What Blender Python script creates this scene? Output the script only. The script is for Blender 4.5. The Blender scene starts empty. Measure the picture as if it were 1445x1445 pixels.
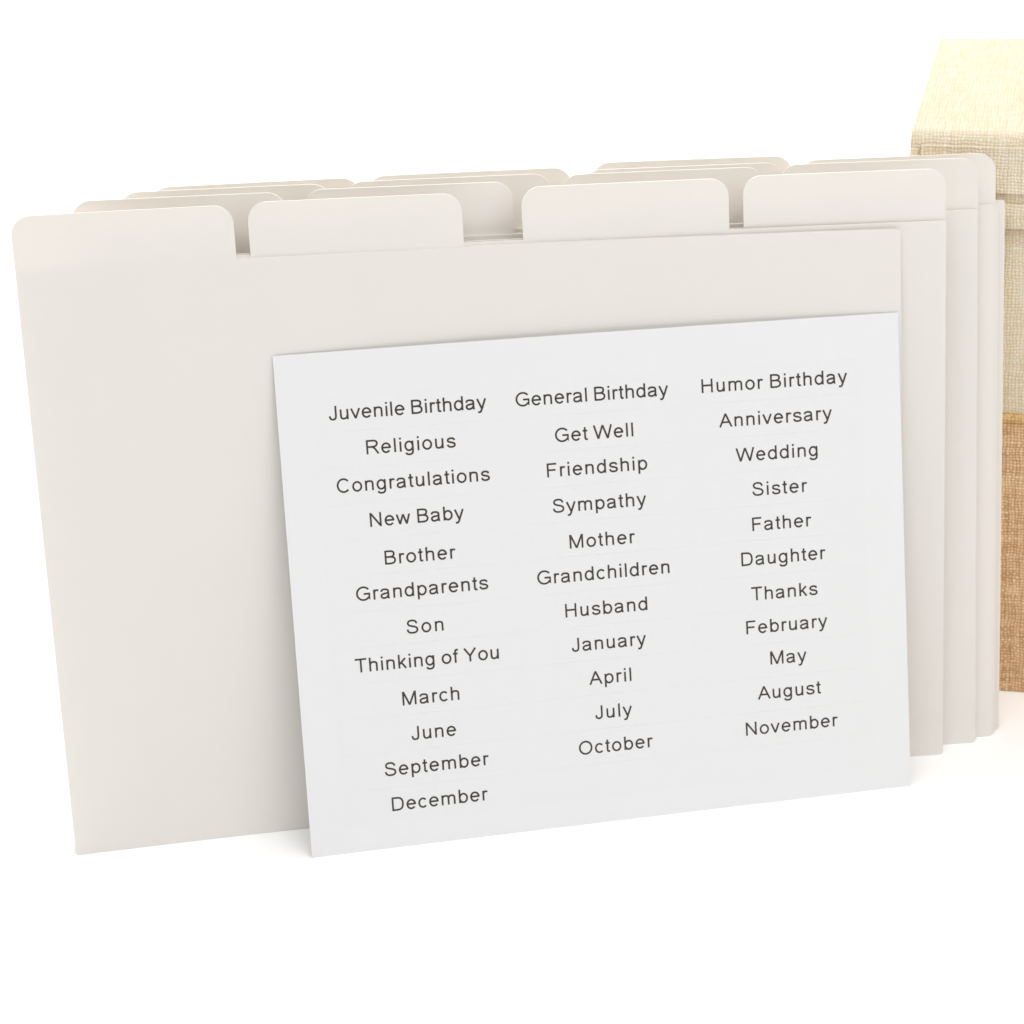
import bpy, bmesh, math, random
from math import sin, cos, pi, radians
from mathutils import Vector, Matrix

random.seed(7)
SC = bpy.context.scene
COL = SC.collection

# ------------------------------------------------------------------ camera
CAM_F, PITCH, CAM_H = 2997.49, 0.326299, 0.349865      # focal length in pixels of a 1445 px frame
PPX, PPY, ROLL = 335.682, -354.104, -0.0105548
cam_d = bpy.data.cameras.new('camera')
cam = bpy.data.objects.new('camera', cam_d); COL.objects.link(cam)
r0 = Vector((1, 0, 0)); fw = Vector((0, cos(PITCH), -sin(PITCH))); dn = Vector((0, -sin(PITCH), -cos(PITCH)))
rt = r0*cos(ROLL) - dn*sin(ROLL); dw = r0*sin(ROLL) + dn*cos(ROLL)
m3 = Matrix((rt, -dw, -fw)).transposed()
cam.matrix_world = Matrix.Translation((0, 0, CAM_H)) @ m3.to_4x4()
cam_d.sensor_width = 36; cam_d.sensor_fit = 'HORIZONTAL'
cam_d.lens = CAM_F/1445*36
cam_d.shift_x = -PPX/1445; cam_d.shift_y = PPY/1445
cam_d.clip_start = 0.01; cam_d.clip_end = 50
cam_d.dof.use_dof = True; cam_d.dof.focus_distance = 0.58; cam_d.dof.aperture_fstop = 32
SC.camera = cam

# ------------------------------------------------------------------ light
world = bpy.data.worlds.new('World'); SC.world = world
world.use_nodes = True
bg = world.node_tree.nodes['Background']
bg.inputs['Color'].default_value = (0.95, 0.985, 1.03, 1)
bg.inputs['Strength'].default_value = 0.20

def area(name, loc, target, sx, sy, power, color=(1, 1, 1)):
    l = bpy.data.lights.new(name, 'AREA'); l.shape = 'RECTANGLE'; l.size = sx; l.size_y = sy
    l.energy = power; l.color = color
    o = bpy.data.objects.new(name, l); COL.objects.link(o)
    o.location = loc
    o.rotation_euler = (Vector(target)-Vector(loc)).to_track_quat('-Z', 'Y').to_euler()
    return o
area('overhead_softbox', (0.1, 0.2, 2.6), (0.1, 0.2, 0), 3.6, 3.0, 55, (1, 0.98, 0.95))
area('back_softbox', (-0.45, 1.9, 0.95), (-0.1, 0.55, 0.1), 1.6, 0.6, 17, (1, 0.95, 0.89))
area('key_softbox', (0.15, -0.65, 2.0), (0, 0.6, 0.08), 1.8, 1.2, 14.8, (0.98, 0.992, 1.01))
area('fill_softbox', (1.0, -0.15, 0.8), (0.1, 0.6, 0.05), 0.8, 0.8, 5.2, (0.97, 0.99, 1.01))
area('backdrop_softbox', (0, 2.2, 2.4), (0, 4.4, 0.9), 4.0, 1.0, 150)

vs = SC.view_settings
SC.display_settings.display_device = 'sRGB'
vs.view_transform = 'Standard'; vs.look = 'None'; vs.exposure = 0; vs.gamma = 1; vs.use_curve_mapping = False
SC.cycles.max_bounces = 12; SC.cycles.diffuse_bounces = 8
SC.cycles.use_denoising = True

# ------------------------------------------------------------------ materials
def new_mat(name, rough=0.6):
    m = bpy.data.materials.new(name); m.use_nodes = True
    nt = m.node_tree; b = nt.nodes['Principled BSDF']
    b.inputs['Roughness'].default_value = rough
    b.inputs['Specular IOR Level'].default_value = 0.3
    return m, nt, b

def node(nt, kind, **kw):
    n = nt.nodes.new(kind)
    for k, v in kw.items():
        if k.startswith('i_'): n.inputs[k[2:].replace('_', ' ')].default_value = v
        else: setattr(n, k, v)
    return n

def paper(name, col, col2, rough, spec, speck=False, trans=None, amount=0.0):
    m, nt, b = new_mat(name, rough)
    b.inputs['Specular IOR Level'].default_value = spec
    L = nt.links
    tc = node(nt, 'ShaderNodeTexCoord')
    n1 = node(nt, 'ShaderNodeTexNoise', i_Scale=60.0, i_Detail=4.0, i_Roughness=0.6)
    L.new(tc.outputs['Object'], n1.inputs['Vector'])
    mx = node(nt, 'ShaderNodeMix', data_type='RGBA')
    mx.inputs['A'].default_value = (*col, 1); mx.inputs['B'].default_value = (*col2, 1)
    L.new(n1.outputs['Fac'], mx.inputs['Factor'])
    out = mx.outputs['Result']
    if speck:      # a few tiny dark flecks in the stock
        vo = node(nt, 'ShaderNodeTexVoronoi', i_Scale=24.0)
        L.new(tc.outputs['Object'], vo.inputs['Vector'])
        lt = node(nt, 'ShaderNodeMath', operation='LESS_THAN'); lt.inputs[1].default_value = 0.011
        L.new(vo.outputs['Distance'], lt.inputs[0])
        m2 = node(nt, 'ShaderNodeMix', data_type='RGBA'); m2.inputs['B'].default_value = (0.42, 0.38, 0.33, 1)
        L.new(lt.outputs[0], m2.inputs['Factor']); L.new(out, m2.inputs['A']); out = m2.outputs['Result']
    L.new(out, b.inputs['Base Color'])
    n2 = node(nt, 'ShaderNodeTexNoise', i_Scale=2600.0, i_Detail=2.0)
    L.new(tc.outputs['Object'], n2.inputs['Vector'])
    bp = node(nt, 'ShaderNodeBump', i_Strength=0.05, i_Distance=0.0001)
    L.new(n2.outputs['Fac'], bp.inputs['Height']); L.new(bp.outputs['Normal'], b.inputs['Normal'])
    if trans:      # thin stock lets some warm light through
        tb = node(nt, 'ShaderNodeBsdfTranslucent'); tb.inputs['Color'].default_value = (*trans, 1)
        ms = node(nt, 'ShaderNodeMixShader'); ms.inputs['Fac'].default_value = amount
        L.new(b.outputs[0], ms.inputs[1]); L.new(tb.outputs[0], ms.inputs[2])
        L.new(ms.outputs[0], nt.nodes['Material Output'].inputs['Surface'])
    return m

M_card = paper('cream_card_stock', (0.868, 0.837, 0.79), (0.886, 0.857, 0.81), 0.55, 0.25, True, (0.98, 0.89, 0.77), 0.15)
M_sheet = paper('white_sticker_paper', (0.785, 0.781, 0.779), (0.797, 0.793, 0.791), 0.5, 0.3)
M_back = paper('white_backing_paper', (0.79, 0.786, 0.784), (0.802, 0.798, 0.796), 0.4, 0.35)
M_ink, _nt, _b = new_mat('dark_brown_ink', 0.6); _b.inputs['Base Color'].default_value = (0.058, 0.045, 0.038, 1)
M_floor = paper('white_seamless', (0.97, 0.97, 0.97), (0.975, 0.975, 0.975), 0.8, 0.0)

def weave(name, lo, mid, hi, pu=0.00106, pv=0.00096, bump=0.00028):
    """plain-woven linen: threads from the face UVs (in metres), slubs along each thread"""
    m, nt, b = new_mat(name, 0.85); b.inputs['Specular IOR Level'].default_value = 0.15
    
    L = nt.links
    def math(op, a, c=None):
        n = node(nt, 'ShaderNodeMath', operation=op)
        for i, x in enumerate((a, c)):
            if x is None: continue
            if isinstance(x, (int, float)): n.inputs[i].default_value = x
            else: L.new(x, n.inputs[i])
        return n.outputs[0]
    uv = node(nt, 'ShaderNodeUVMap'); uv.uv_map = 'UVMap'
    # wobble of the threads
    wn = node(nt, 'ShaderNodeTexNoise', noise_dimensions='2D', i_Scale=200.0, i_Detail=1.0)
    L.new(uv.outputs['UV'], wn.inputs['Vector'])
    sp = node(nt, 'ShaderNodeSeparateXYZ'); L.new(uv.outputs['UV'], sp.inputs[0])
    sc_ = node(nt, 'ShaderNodeSeparateColor'); L.new(wn.outputs['Color'], sc_.inputs[0])
    u = math('ADD', sp.outputs[0], math('MULTIPLY', math('SUBTRACT', sc_.outputs[0], 0.5), 0.0013))
    v = math('ADD', sp.outputs[1], math('MULTIPLY', math('SUBTRACT', sc_.outputs[1], 0.5), 0.0013))
    su = math('ABSOLUTE', math('SINE', math('MULTIPLY', u, pi/pu)))
    sv = math('ABSOLUTE', math('SINE', math('MULTIPLY', v, pi/pv)))
    fu = math('FLOOR', math('DIVIDE', u, pu)); fv = math('FLOOR', math('DIVIDE', v, pv))
    par = math('ABSOLUTE', math('MODULO', math('ADD', fu, fv), 2.0))       # 1: upright thread on top
    pin = math('SUBTRACT', 1.0, par)
    # each thread: round profile across, dips under its neighbours along
    hu = math('MULTIPLY', su, math('ADD', 0.45, math('MULTIPLY', math('MULTIPLY', par, sv), 0.55)))
    hv = math('MULTIPLY', sv, math('ADD', 0.45, math('MULTIPLY', math('MULTIPLY', pin, su), 0.55)))
    h = math('MAXIMUM', hu, hv)
    def slub(sx, sy, seed):
        mp = node(nt, 'ShaderNodeMapping'); mp.inputs['Scale'].default_value = (sx, sy, 1)
        mp.inputs['Location'].default_value = (seed, seed, 0)
        L.new(uv.outputs['UV'], mp.inputs['Vector'])
        n = node(nt, 'ShaderNodeTexNoise', noise_dimensions='2D', i_Scale=1.0, i_Detail=2.0)
        L.new(mp.outputs['Vector'], n.inputs['Vector']); return n.outputs['Fac']
    s1 = slub(0.75/pu, 90, 3.1); s2 = slub(90, 0.75/pv, 8.7)
    tone = node(nt, 'ShaderNodeMix', data_type='FLOAT')
    L.new(par, tone.inputs['Factor']); L.new(s2, tone.inputs['A']); L.new(s1, tone.inputs['B'])
    t = math('ADD', math('MULTIPLY', math('SUBTRACT', tone.outputs[0], 0.5), 1.25), 0.04)
    t = math('ADD', t, math('MULTIPLY', h, 0.62))
    cr = node(nt, 'ShaderNodeValToRGB')
    e = cr.color_ramp.elements
    e[0].position = 0.12; e[0].color = (*lo, 1); e[1].position = 0.85; e[1].color = (*hi, 1)
    x = e.new(0.48); x.color = (*mid, 1)
    L.new(t, cr.inputs['Fac']); L.new(cr.outputs['Color'], b.inputs['Base Color'])
    hh = math('ADD', h, math('MULTIPLY', tone.outputs[0], 0.6))
    bp = node(nt, 'ShaderNodeBump', i_Strength=0.8, i_Distance=bump)
    L.new(hh, bp.inputs['Height']); L.new(bp.outputs['Normal'], b.inputs['Normal'])
    return m

M_cream = weave('cream_linen', (0.73, 0.612, 0.425), (0.815, 0.722, 0.56), (0.865, 0.81, 0.70))
M_tan = weave('tan_linen', (0.49, 0.295, 0.145), (0.72, 0.485, 0.275), (0.87, 0.69, 0.465))
M_card_board, _nt, _b = new_mat('grey_board', 0.9); _b.inputs['Base Color'].default_value = (0.5, 0.45, 0.38, 1)

# ------------------------------------------------------------------ helpers
def link_mesh(name, verts, faces, mat, parent=None, uvs=None, smooth=False):
    me = bpy.data.meshes.new(name); me.from_pydata(verts, [], faces); me.update()
    if uvs:
        ul = me.uv_layers.new(name='UVMap')
        for p in me.polygons:
            for li in p.loop_indices: ul.data[li].uv = uvs(me.vertices[me.loops[li].vertex_index].co, p.normal)
    me.materials.append(mat)
    if smooth:
        for p in me.polygons: p.use_smooth = True
    o = bpy.data.objects.new(name, me); COL.objects.link(o)
    if parent: o.parent = parent
    return o

def thing(name, label, cat, group=None, loc=(0, 0, 0)):
    o = bpy.data.objects.new(name, None); COL.objects.link(o)
    o.empty_display_size = 0.02; o.location = loc
    o['label'] = label; o['category'] = cat
    if group: o['group'] = group
    return o

# ------------------------------------------------------------------ the setting: a white seamless sweep
prof = [(-5, 0.0), (4.0, 0.0)]
for k in range(1, 13):
    a = k/12*pi/2; prof.append((4.0+0.9*sin(a), 0.9-0.9*cos(a)))
prof.append((4.9, 5.0))
vv = []; ff = []
for x in (-6, 6):
    vv += [(x, y, z) for y, z in prof]
n = len(prof)
for k in range(n-1): ff.append((k, n+k, n+k+1, k+1))
floor = link_mesh('floor', vv, ff, M_floor, smooth=True); floor['kind'] = 'structure'

# ------------------------------------------------------------------ divider cards
W, H, T, TW = 0.24, 0.16720, 0.01492, 0.05749
DS = (0, -0.0000983, -0.0008639, 0)
CR = 0.0052            # tab corner radius
CARDS = [              # tab position, x, y, yaw, lean, twist, taper, bow
    (0, -0.19238, 0.51638, 0.15554, 0.12853, -0.03165, 0.01000, -0.09730),
    (1, -0.19340, 0.52181, 0.13324, 0.11746, -0.00272, 0.00800, -0.07118),
    (2, -0.18073, 0.53153, 0.13714, 0.07089, -0.00813, 0.00028, -0.06904),
    (3, -0.18086, 0.53223, 0.13708, 0.07219, -0.00883, 0.00072, -0.08398),
    (0, -0.18311, 0.53820, 0.11784, 0.09347, -0.00112, 0.00005, -0.00882),
    (1, -0.18185, 0.53987, 0.11450, 0.09346, -0.00068, 0.00006, 0.00452),
    (2, -0.17081, 0.54247, 0.11853, 0.09849, -0.00170, 0.00027, -0.04982),
    (3, -0.17051, 0.54321, 0.11849, 0.09997, -0.00136, 0.00001, -0.05000),
    (0, -0.17189, 0.54488, 0.11380, 0.10002, -0.00139, 0.00082, -0.03096),
    (1, -0.17137, 0.54565, 0.11382, 0.10004, -0.00145, -0.00030, -0.03076),
    (2, -0.16534, 0.54708, 0.11483, 0.10639, 0.00020, 0.00002, -0.02677),
    (3, -0.16477, 0.54785, 0.11485, 0.10744, -0.00081, -0.00093, -0.02670),
    (0, -0.16416, 0.54863, 0.11483, 0.10751, -0.00066, 0.00078, -0.08125),
    (1, -0.16574, 0.54913, 0.11482, 0.10751, -0.00082, -0.00042, -0.08155),
    (2, -0.16270, 0.55201, 0.10917, 0.10596, 0.00236, -0.00160, -0.13710),
]

def bent(u, v, q, wd):
    """point (u, v) of a standing sheet, in the frame of its bottom left corner"""
    yaw, lean, tw, tp, bow = q
    v = v*(1+tp*(0.5-u/wd)); l = lean+tw*(u/wd-0.5)
    a0 = yaw-bow/2; a1 = a0+bow*u/wd                      # the sheet bows gently along its width
    x = wd/bow*(sin(a1)-sin(a0)); y = -wd/bow*(cos(a1)-cos(a0))
    return Vector((x-v*sin(l)*sin(a1), y+v*sin(l)*cos(a1), v*cos(l)))

def solid(name, rows, q, wd, th, mat, parent, off=0.0, smooth=True):
    """rows: grid of (u, v); a sheet of thickness th standing along the bent surface"""
    R, C_ = len(rows), len(rows[0])
    bm = bmesh.new()
    fr, bk = [], []
    for row in rows:
        a, b = [], []
        for u, v in row:
            p = bent(u, v, q, wd); e = 1e-4
            nn = (bent(u+e, v, q, wd)-p).cross(bent(u, v+e, q, wd)-p).normalized()   # towards the viewer side
            a.append(bm.verts.new(p+nn*(off+th))); b.append(bm.verts.new(p+nn*off))
        fr.append(a); bk.append(b)
    def quad(*v):
        vs_ = []
        for x in v:
            if x not in vs_: vs_.append(x)
        if len(vs_) > 2: return bm.faces.new(vs_)
    for i in range(R-1):
        for j in range(C_-1):
            quad(fr[i][j], fr[i][j+1], fr[i+1][j+1], fr[i+1][j])
            quad(bk[i][j], bk[i+1][j], bk[i+1][j+1], bk[i][j+1])
    rim = []
    for j in range(C_-1):
        rim.append(quad(fr[0][j+1], fr[0][j], bk[0][j], bk[0][j+1]))
        rim.append(quad(fr[-1][j], fr[-1][j+1], bk[-1][j+1], bk[-1][j]))
    for i in range(R-1):
        rim.append(quad(fr[i][0], fr[i+1][0], bk[i+1][0], bk[i][0]))
        rim.append(quad(fr[i+1][-1], fr[i][-1], bk[i][-1], bk[i+1][-1]))
    for f in bm.faces: f.smooth = smooth
    for f in rim:
        if f:
            f.smooth = False
            for e in f.edges: e.smooth = False
    me = bpy.data.meshes.new(name); bm.to_mesh(me); bm.free(); me.materials.append(mat)
    o = bpy.data.objects.new(name, me); COL.objects.link(o)
    if parent: o.parent = parent
    return o

def rounded_grid(u0, u1, v0, v1, r_tl, r_tr, r_br, r_bl, nu, nv):
    us = set(u0+(u1-u0)*k/nu for k in range(nu+1))
    for r, c, s in ((r_tl, u0, 1), (r_bl, u0, 1), (r_tr, u1, -1), (r_br, u1, -1)):
        for k in range(9): us.add(c+s*r*(1-cos(k/8*pi/2)))
    us = sorted(us); cl = [us[0]]
    for x in us[1:]:
        if x-cl[-1] > 2e-5: cl.append(x)
    def top(u):
        d = 0
        if r_tl and u < u0+r_tl: d = max(d, r_tl-math.sqrt(max(0, r_tl**2-(u0+r_tl-u)**2)))
        if r_tr and u > u1-r_tr: d = max(d, r_tr-math.sqrt(max(0, r_tr**2-(u-u1+r_tr)**2)))
        return v1-d
    def bot(u):
        d = 0
        if r_bl and u < u0+r_bl: d = max(d, r_bl-math.sqrt(max(0, r_bl**2-(u0+r_bl-u)**2)))
        if r_br and u > u1-r_br: d = max(d, r_br-math.sqrt(max(0, r_br**2-(u-u1+r_br)**2)))
        return v0+d
    return [[(u, bot(u)+(top(u)-bot(u))*i/nv) for u in cl] for i in range(nv+1)]

TABWORD = ('leftmost', 'second', 'third', 'rightmost')
LABELS = [
    'front cream divider card with its tab far left, white label sheet leaning on it',
    'cream divider card directly behind the front card, its tab second from the left',
    'cream divider card whose tall third tab stands clear of the front card',
    'cream divider card with the frontmost of the right-hand tabs, widest strip showing on the right',
    'cream divider card whose left tab peeks just above the front card\'s tab',
    'cream divider card whose rounded tab fills the wide gap before the third tab',
    'cream divider card with its tab just behind the front row\'s third tab',
    'cream divider card with the middle one of the three stacked right-hand tabs',
    'cream divider card whose left tab shows as a thin rim under the hindmost left tab',
    'cream divider card whose second tab is mostly hidden under the hindmost second tab',
    'cream divider card whose third tab rims the hindmost third tab',
    'cream divider card with the hindmost right-hand tab, standing against the linen box lid',
    'cream divider card with the hindmost and highest of the left tabs',
    'cream divider card with the hindmost and highest of the second tabs from left',
    'rearmost cream divider card, its body edge touching the linen box, highest third tab',
]
for c, lab in zip(CARDS, LABELS):
    i, x, y = c[:3]; q = c[3:]
    root = thing('divider_card', lab, 'divider card', 'tabbed cream divider cards standing in a stack', (x, y, 0))
    solid('card_panel', rounded_grid(0, W, 0, H, 0.0006, 0.0009, 0.0012, 0.0012, 24, 10), q, W, 0.00062, M_card, root)
    s = i*(W-TW)/3+DS[i]
    solid('tab', rounded_grid(s, s+TW, H, H+T, CR, CR, 0, 0, 10, 5), q, W, 0.00062, M_card, root)

# ------------------------------------------------------------------ lettering: a monoline sans alphabet
def ell(cx, cy, rx, ry, a0=0, a1=360, n=28):
    return [(cx+rx*cos(radians(a0+(a1-a0)*k/n)), cy+ry*sin(radians(a0+(a1-a0)*k/n))) for k in range(n+1)]

def crv(*pts, n=5):
    """smooth curve through the points"""
    P = [(2*pts[0][0]-pts[1][0], 2*pts[0][1]-pts[1][1])]+list(pts)+[(2*pts[-1][0]-pts[-2][0], 2*pts[-1][1]-pts[-2][1])]
    out = []
    for k in range(1, len(P)-2):
        a, b, c, d = P[k-1:k+3]
        for t in (j/n for j in range(n)):
            out.append(tuple(0.5*(2*b[m]+(c[m]-a[m])*t+(2*a[m]-5*b[m]+4*c[m]-d[m])*t*t+(-a[m]+3*b[m]-3*c[m]+d[m])*t**3) for m in (0, 1)))
    out.append(pts[-1])
    return out

def arch(x0, x1):
    return crv((x0, 300), (x0+28, 410), (x0+90, 466), (x0+170, 478), (x1-60, 462), (x1-12, 415), (x1, 330), (x1, 250))+[(x1, 0)]

G = {   # character: (advance, strokes)
 'o': (556, [ell(278, 260, 200, 227)]),
 'c': (500, [ell(270, 260, 193, 227, 42, 318)]),
 'e': (556, [[(84, 272), (470, 272)]+ell(278, 260, 196, 227, 4, 322)]),
 'a': (556, [crv((78, 365), (100, 430), (160, 470), (260, 479), (360, 462), (415, 410), (424, 330), (424, 200), (428, 90), (450, 0)),
             crv((424, 296), (330, 275), (200, 255), (110, 215), (80, 145), (108, 68), (190, 33), (290, 45), (375, 95), (420, 180))]),
 'n': (556, [[(110, 0), (110, 519)], arch(110, 440)]),
 'h': (556, [[(110, 0), (110, 716)], arch(110, 440)]),
 'm': (833, [[(110, 0), (110, 519)], arch(110, 415), arch(415, 722)]),
 'r': (333, [[(110, 0), (110, 519)], crv((110, 290), (130, 400), (180, 462), (250, 474), (325, 450))]),
 'u': (556, [[(112, 519)]+crv((112, 260), (116, 150), (145, 75), (220, 40), (310, 50), (390, 105), (432, 220)), [(436, 519), (436, 0)]]),
 'i': (222, [[(111, 0), (111, 519)], [(111, 616), (111, 716)]]),
 'l': (222, [[(109, 0), (109, 716)]]),
 't': (278, [[(132, 665)]+crv((132, 260), (133, 130), (146, 60), (190, 40), (258, 46)), [(20, 482), (252, 482)]]),
 'f': (278, [[(134, 0)]+crv((134, 400), (134, 560), (150, 645), (200, 680), (280, 672)), [(15, 482), (252, 482)]]),
 'd': (556, [ell(262, 260, 187, 227), [(446, 0), (446, 716)]]),
 'b': (556, [ell(294, 260, 187, 227), [(110, 0), (110, 716)]]),
 'p': (556, [ell(294, 260, 187, 227), [(110, -199), (110, 519)]]),
 'g': (556, [ell(258, 262, 184, 224), [(440, 519)]+crv((440, 150), (440, 20), (420, -90), (360, -150), (265, -168), (160, -150), (85, -75))]),
 's': (500, [crv((418, 375), (385, 445), (315, 476), (230, 478), (140, 455), (95, 395), (105, 330), (175, 288), (260, 266), (365, 235), (425, 185), (428, 115), (380, 62), (285, 38), (185, 46), (110, 90), (72, 165))]),
 'k': (500, [[(110, 0), (110, 716)], [(425, 519), (110, 205)], [(215, 312), (445, 0)]]),
 'v': (500, [[(48, 519), (252, 14)], [(452, 519), (248, 14)]]),
 'w': (722, [[(48, 519), (198, 12)], [(361, 507), (196, 12)], [(361, 507), (526, 12)], [(674, 519), (524, 12)]]),
 'y': (500, [[(48, 519), (256, 10)], [(452, 519)]+crv((262, 10), (225, -85), (190, -145), (140, -168), (62, -158))]),
 'J': (500, [[(384, 716)]+crv((384, 330), (382, 190), (350, 80), (270, 36), (185, 40), (110, 90), (82, 215))]),
 'B': (667, [[(120, 0), (120, 716)], [(120, 674)]+crv((330, 674), (450, 655), (525, 595), (530, 490), (470, 410), (350, 382))+[(120, 382)],
             [(350, 382)]+crv((380, 382), (500, 350), (570, 275), (575, 170), (520, 85), (400, 44), (330, 42))+[(120, 42)]]),
 'R': (722, [[(125, 0), (125, 716)], [(125, 674)]+crv((420, 674), (530, 655), (600, 590), (605, 490), (545, 400), (420, 362))+[(125, 360)],
             crv((360, 360), (440, 320), (510, 240), (590, 120), (662, 0))]),
 'C': (722, [ell(385, 358, 293, 328, 40, 318)]),
 'G': (778, [ell(405, 358, 318, 328, 38, 300)+[(650, 150), (688, 105), (688, 330)], [(410, 338), (730, 338)]]),
 'N': (722, [[(122, 0), (122, 716)], [(122, 690), (600, 26)], [(600, 0), (600, 716)]]),
 'S': (667, [crv((556, 510), (520, 605), (440, 662), (330, 678), (205, 655), (135, 585), (135, 495), (195, 425), (310, 388), (430, 355), (540, 300), (582, 215), (560, 120), (480, 60), (350, 38), (220, 54), (125, 125), (90, 230))]),
 'T': (611, [[(20, 674), (591, 674)], [(305, 0), (305, 674)]]),
 'Y': (667, [[(50, 700), (333, 300)], [(617, 700), (333, 300)], [(333, 0), (333, 330)]]),
 'M': (833, [[(115, 0), (115, 716)], [(128, 700), (418, 12)], [(704, 700), (414, 12)], [(718, 0), (718, 716)]]),
 'F': (611, [[(125, 0), (125, 716)], [(125, 674), (565, 674)], [(125, 362), (510, 362)]]),
 'H': (722, [[(122, 0), (122, 716)], [(600, 0), (600, 716)], [(122, 380), (600, 380)]]),
 'W': (944, [[(35, 716), (235, 12)], [(472, 704), (233, 12)], [(472, 704), (711, 12)], [(909, 716), (709, 12)]]),
 'A': (667, [[(38, 10), (336, 702)], [(629, 10), (330, 702)], [(140, 258), (527, 258)]]),
 'D': (722, [[(122, 0), (122, 716)], [(122, 674)]+crv((320, 674), (480, 650), (590, 550), (626, 360), (595, 175), (490, 68), (320, 42))+[(122, 42)]]),
 'O': (778, [ell(389, 358, 305, 328)]),
}
SPACE = 190
INK = 94          # stroke width, thousandths of the letter height unit

def ribbon(pts, w):
    """left and right outline of a stroke with mitred bends"""
    ps = [pts[0]]
    for p in pts[1:]:
        if abs(p[0]-ps[-1][0])+abs(p[1]-ps[-1][1]) > 1e-6: ps.append(p)
    closed = len(ps) > 3 and abs(ps[0][0]-ps[-1][0])+abs(ps[0][1]-ps[-1][1]) < 1e-3
    L_, R_ = [], []
    for k, p in enumerate(ps):
        a = ps[k-1] if k else (ps[-2] if closed else None)
        b = ps[k+1] if k < len(ps)-1 else (ps[1] if closed else None)
        def nrm(a, b):
            dx, dy = b[0]-a[0], b[1]-a[1]; l = math.hypot(dx, dy); return (-dy/l, dx/l)
        if a is None: n_ = nrm(p, b); s = 1
        elif b is None: n_ = nrm(a, p); s = 1
        else:
            n1, n2 = nrm(a, p), nrm(p, b); mx, my = n1[0]+n2[0], n1[1]+n2[1]; l = math.hypot(mx, my)
            n_ = (mx/l, my/l) if l > 1e-6 else n1
            s = 1/max(0.5, n_[0]*n1[0]+n_[1]*n1[1])
        L_.append((p[0]+n_[0]*w/2*s, p[1]+n_[1]*w/2*s)); R_.append((p[0]-n_[0]*w/2*s, p[1]-n_[1]*w/2*s))
    return L_, R_

def lettering(text, uc, vbase, width, em, place, parent):
    k = em/1000
    adv = [SPACE if ch == ' ' else G[ch][0] for ch in text]
    nat = sum(adv)*k-0.11*em
    ls = (width-nat)/(len(text)-1)
    ls = max(0.0, min(0.16*em, ls))
    tot = nat+ls*(len(text)-1)
    x = uc-tot/2-0.055*em
    verts, faces = [], []; lift = 0.00002
    for ch, a in zip(text, adv):
        if ch != ' ':
            for st in G[ch][1]:
                l_, r_ = ribbon(st, INK); b0 = len(verts)
                for p, q_ in zip(l_, r_):
                    verts.append(place(x+p[0]*k, vbase+p[1]*k, lift)); verts.append(place(x+q_[0]*k, vbase+q_[1]*k, lift))
                for j in range(len(l_)-1):
                    faces.append((b0+2*j, b0+2*j+1, b0+2*j+3, b0+2*j+2))
                lift += 0.0000012
        x += a*k+ls
    return link_mesh('lettering', verts, faces, M_ink, parent)

# ------------------------------------------------------------------ the sheet of printed label stickers
SW, SH = 0.17444, 0.14305
SX, SY = -0.12515, 0.51353
SQ = (0.19268, 0.19553, -0.08405, -0.00368, -0.01306)
WORDS = [
 [('Juvenile Birthday', 42.55), ('Religious', 24.33), ('Congratulations', 41.63), ('New Baby', 25.62), ('Brother', 19.27), ('Grandparents', 36.1),
  ('Son', 10.2), ('Thinking of You', 39.65), ('March', 15.94), ('June', 12.24), ('September', 28.7), ('December', 26.6)],
 [('General Birthday', 42.1), ('Get Well', 21.8), ('Friendship', 28.05), ('Sympathy', 25.94), ('Mother', 18.2), ('Grandchildren', 37.36),
  ('Husband', 23.4), ('January', 20.8), ('April', 11.76), ('July', 10.2), ('October', 20.8), (None, 0)],
 [('Humor Birthday', 41.2), ('Anniversary', 31.56), ('Wedding', 23.1), ('Sister', 15.4), ('Father', 16.87), ('Daughter', 24.16),
  ('Thanks', 18.86), ('February', 23.5), ('May', 10.4), ('August', 18.0), ('November', 26.9), (None, 0)]]
sheet = thing('label_sheet', 'white sheet of printed greeting card category stickers leaning on the front divider card', 'sticker sheet', None, (SX, SY, 0))
solid('backing_paper', rounded_grid(0, SW, 0, SH, 0, 0, 0.0004, 0.0004, 20, 14), SQ, SW, 0.00018, M_back, sheet)
COLX = ((0.0098, 0.06165), (0.06185, 0.11230), (0.11250, 0.1634))
PITCHV = 0.010275; TOPV = 0.13070
def sheet_place(off):
    def f(u, v, lift):
        p = bent(u, v, SQ, SW); e = 1e-4
        nn = (bent(u+e, v, SQ, SW)-p).cross(bent(u, v+e, SQ, SW)-p).normalized()
        return p+nn*(off+lift)
    return f
NUDGE = ((-1.3, -1.0, -1.2, -0.8, 3.3, 0.2, 2.6, -0.3, 2.2, 2.4, -0.7, -0.5),      # the print sits a little unevenly
         (-0.3, 3.3, 1.3, 1.9, 4.0, 1.0, 1.0, 0.8, 0.8, 0.8, 0.0, 0.0),
         (0.0, 0.4, 1.0, 1.4, 1.6, 0.7, 1.9, 0.2, -2.4, -2.5, -1.4, 0.0))
for ci in range(3):
    u0, u1 = COLX[ci]
    for k, (txt, wd) in enumerate(WORDS[ci]):
        v1 = TOPV-k*PITCHV; v0 = v1-PITCHV+0.00008
        st = solid('sticker', rounded_grid(u0, u1, v0, v1, .0006, .0006, .0006, .0006, 14, 3), SQ, SW, 0.00004, M_sheet, sheet, off=0.00018)
        if txt:
            uc = (0.03546, 0.0866, 0.1382)[ci]+k*0.00009
            lettering(txt, uc, TOPV-0.0051-k*PITCHV-0.00197-NUDGE[ci][k]*0.0002, wd/1000*1.008, 0.00557, sheet_place(0.00022), st)

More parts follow.
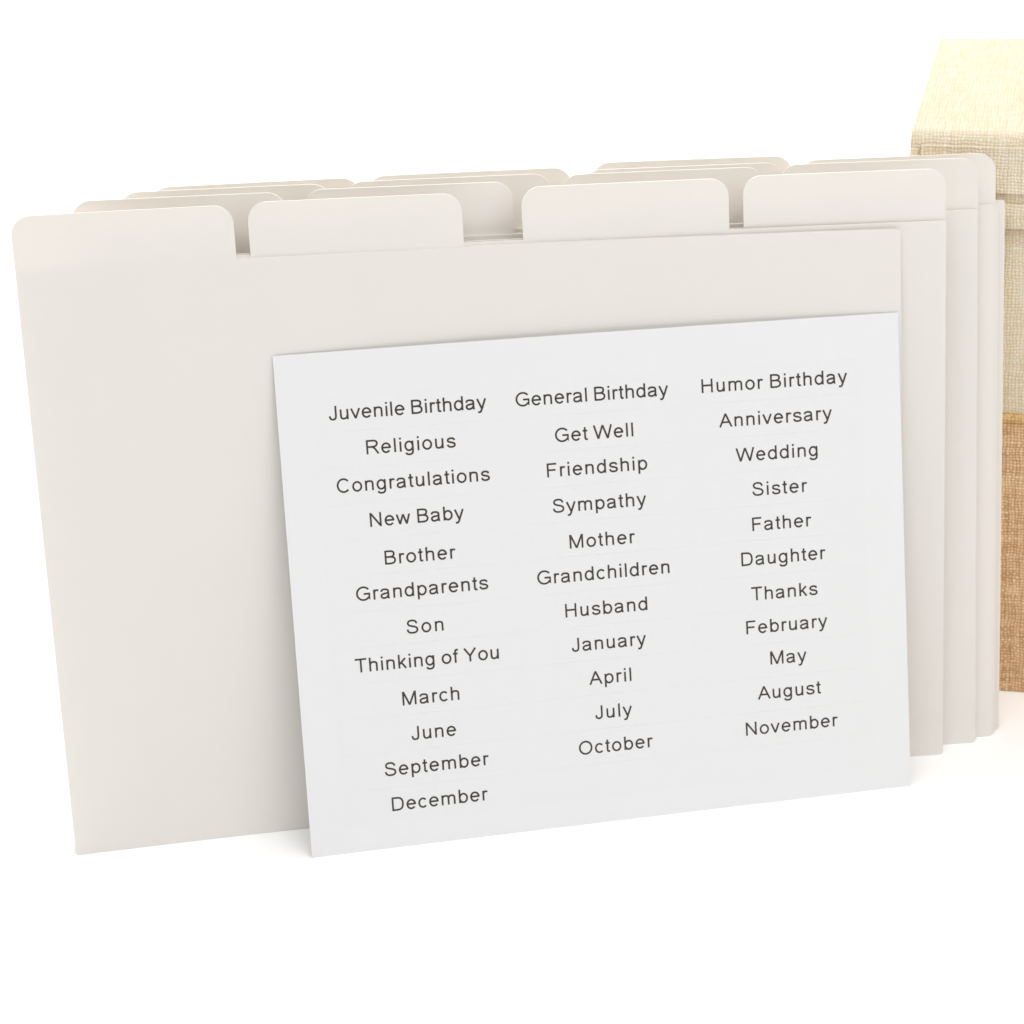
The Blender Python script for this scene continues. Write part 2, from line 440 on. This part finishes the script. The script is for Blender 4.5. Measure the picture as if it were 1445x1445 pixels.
# ------------------------------------------------------------------ the linen box
BYAW = -0.1557
bx = Vector((cos(BYAW), sin(BYAW), 0)); by = Vector((-sin(BYAW), cos(BYAW), 0)); bz = Vector((0, 0, 1))
box = thing('storage_box', 'linen storage box with cream lid and tan lower band behind the cards', 'storage box', None, (0.0477, 0.6042, 0))
box.rotation_euler = (0, 0, BYAW)
BW, BD, TOPZ, LIDZ, BANDZ, HEMZ = 0.27, 0.1265, 0.1849, 0.1569, 0.0957, 0.1640

def boxuv(co, nn):
    if abs(nn.z) > 0.7: return (co.x, co.y+TOPZ)
    if abs(nn.y) > abs(nn.x): return (co.x, co.z)
    return (co.y+0.4, co.z)

def box_mesh(name, x0, x1, y0, y1, z0, z1, mat, parent, bev=0.0, seg=3, back_skew=0.0, front_round=0.0):
    bm = bmesh.new()
    P = [(x0, y0), (x1, y0), (x1, y1+back_skew*(x1-x0)), (x0, y1)]
    lo = [bm.verts.new((x, y, z0)) for x, y in P]; hi = [bm.verts.new((x, y, z1)) for x, y in P]
    bm.faces.new(lo[::-1]); bm.faces.new(hi)
    for k in range(4): bm.faces.new((lo[k], lo[(k+1) % 4], hi[(k+1) % 4], hi[k]))
    bm.normal_update()
    if front_round:       # cloth rolls softly over the front top edge
        ed = [e for e in bm.edges if all(v.co.z > z1-1e-6 and v.co.y < y0+1e-6 for v in e.verts)]
        bmesh.ops.bevel(bm, geom=ed, offset=front_round, segments=6, profile=0.5, affect='EDGES')
    bm.normal_update()
    if bev:
        bmesh.ops.bevel(bm, geom=[e for e in bm.edges if len(e.link_faces) == 2 and e.calc_face_angle() > 0.6], offset=bev, segments=seg, profile=0.5, affect='EDGES')
    me = bpy.data.meshes.new(name); bm.normal_update()
    ul = bm.loops.layers.uv.new('UVMap')
    for f in bm.faces:
        f.smooth = bev > 0
        for lp in f.loops: lp[ul].uv = boxuv(lp.vert.co, f.normal)
    bm.to_mesh(me); bm.free(); me.materials.append(mat)
    o = bpy.data.objects.new(name, me); COL.objects.link(o)
    if parent: o.parent = parent
    return o

SKEW = 0.108
ins = 0.0018
box_mesh('body', ins, BW-ins, ins, BD-ins, BANDZ, LIDZ+0.004, M_cream, box, 0.0008, 2, 0)
box_mesh('lower_band', ins-0.0003, BW-ins+0.0003, ins-0.0003, BD-ins+0.0003, 0.0, BANDZ, M_tan, box, 0.0008, 2, 0)
lid = box_mesh('lid', 0.0, BW, 0.0, BD, LIDZ, TOPZ, M_cream, box, 0.0009, 2, SKEW, 0.0048)
box_mesh('hem', -0.0004, BW+0.0004, -0.0012, 0.02, LIDZ-0.0004, HEMZ, M_cream, lid, 0.0005, 2)
# the front of the lid's cloth is folded over the side cloth a little in from the corner
def wedge(name, P, y0, y1, mat, parent):
    vs_ = [(x, y0, z) for x, z in P]+[(x, y1, z) for x, z in P]; k = len(P)
    fs = [tuple(range(k)), tuple(range(2*k-1, k-1, -1))]+[(i, i+k, (i+1) % k+k, (i+1) % k) for i in range(k)]
    return link_mesh(name, vs_, fs, mat, parent, boxuv)
wedge('front_flap', [(0.0050, HEMZ+0.0035), (BW-0.004, HEMZ+0.0035), (BW-0.004, TOPZ-0.0036), (0.0034, TOPZ-0.0036), (0.0031, TOPZ-0.0060)], -0.0013, 0.004, M_cream, lid)
wedge('corner_fold', [(-0.0003, HEMZ+0.0035), (0.0019, HEMZ+0.0035), (0.0024, TOPZ-0.0050), (0.0, TOPZ-0.0050)], -0.0008, 0.004, M_cream, lid)
M_gold = weave('golden_linen', (0.56, 0.34, 0.13), (0.76, 0.53, 0.25), (0.88, 0.70, 0.42))
box_mesh('band_hem', ins-0.0009, BW-ins+0.0009, ins-0.0009, 0.02, BANDZ-0.0022, BANDZ+0.0004, M_gold, box, 0.0004, 2)
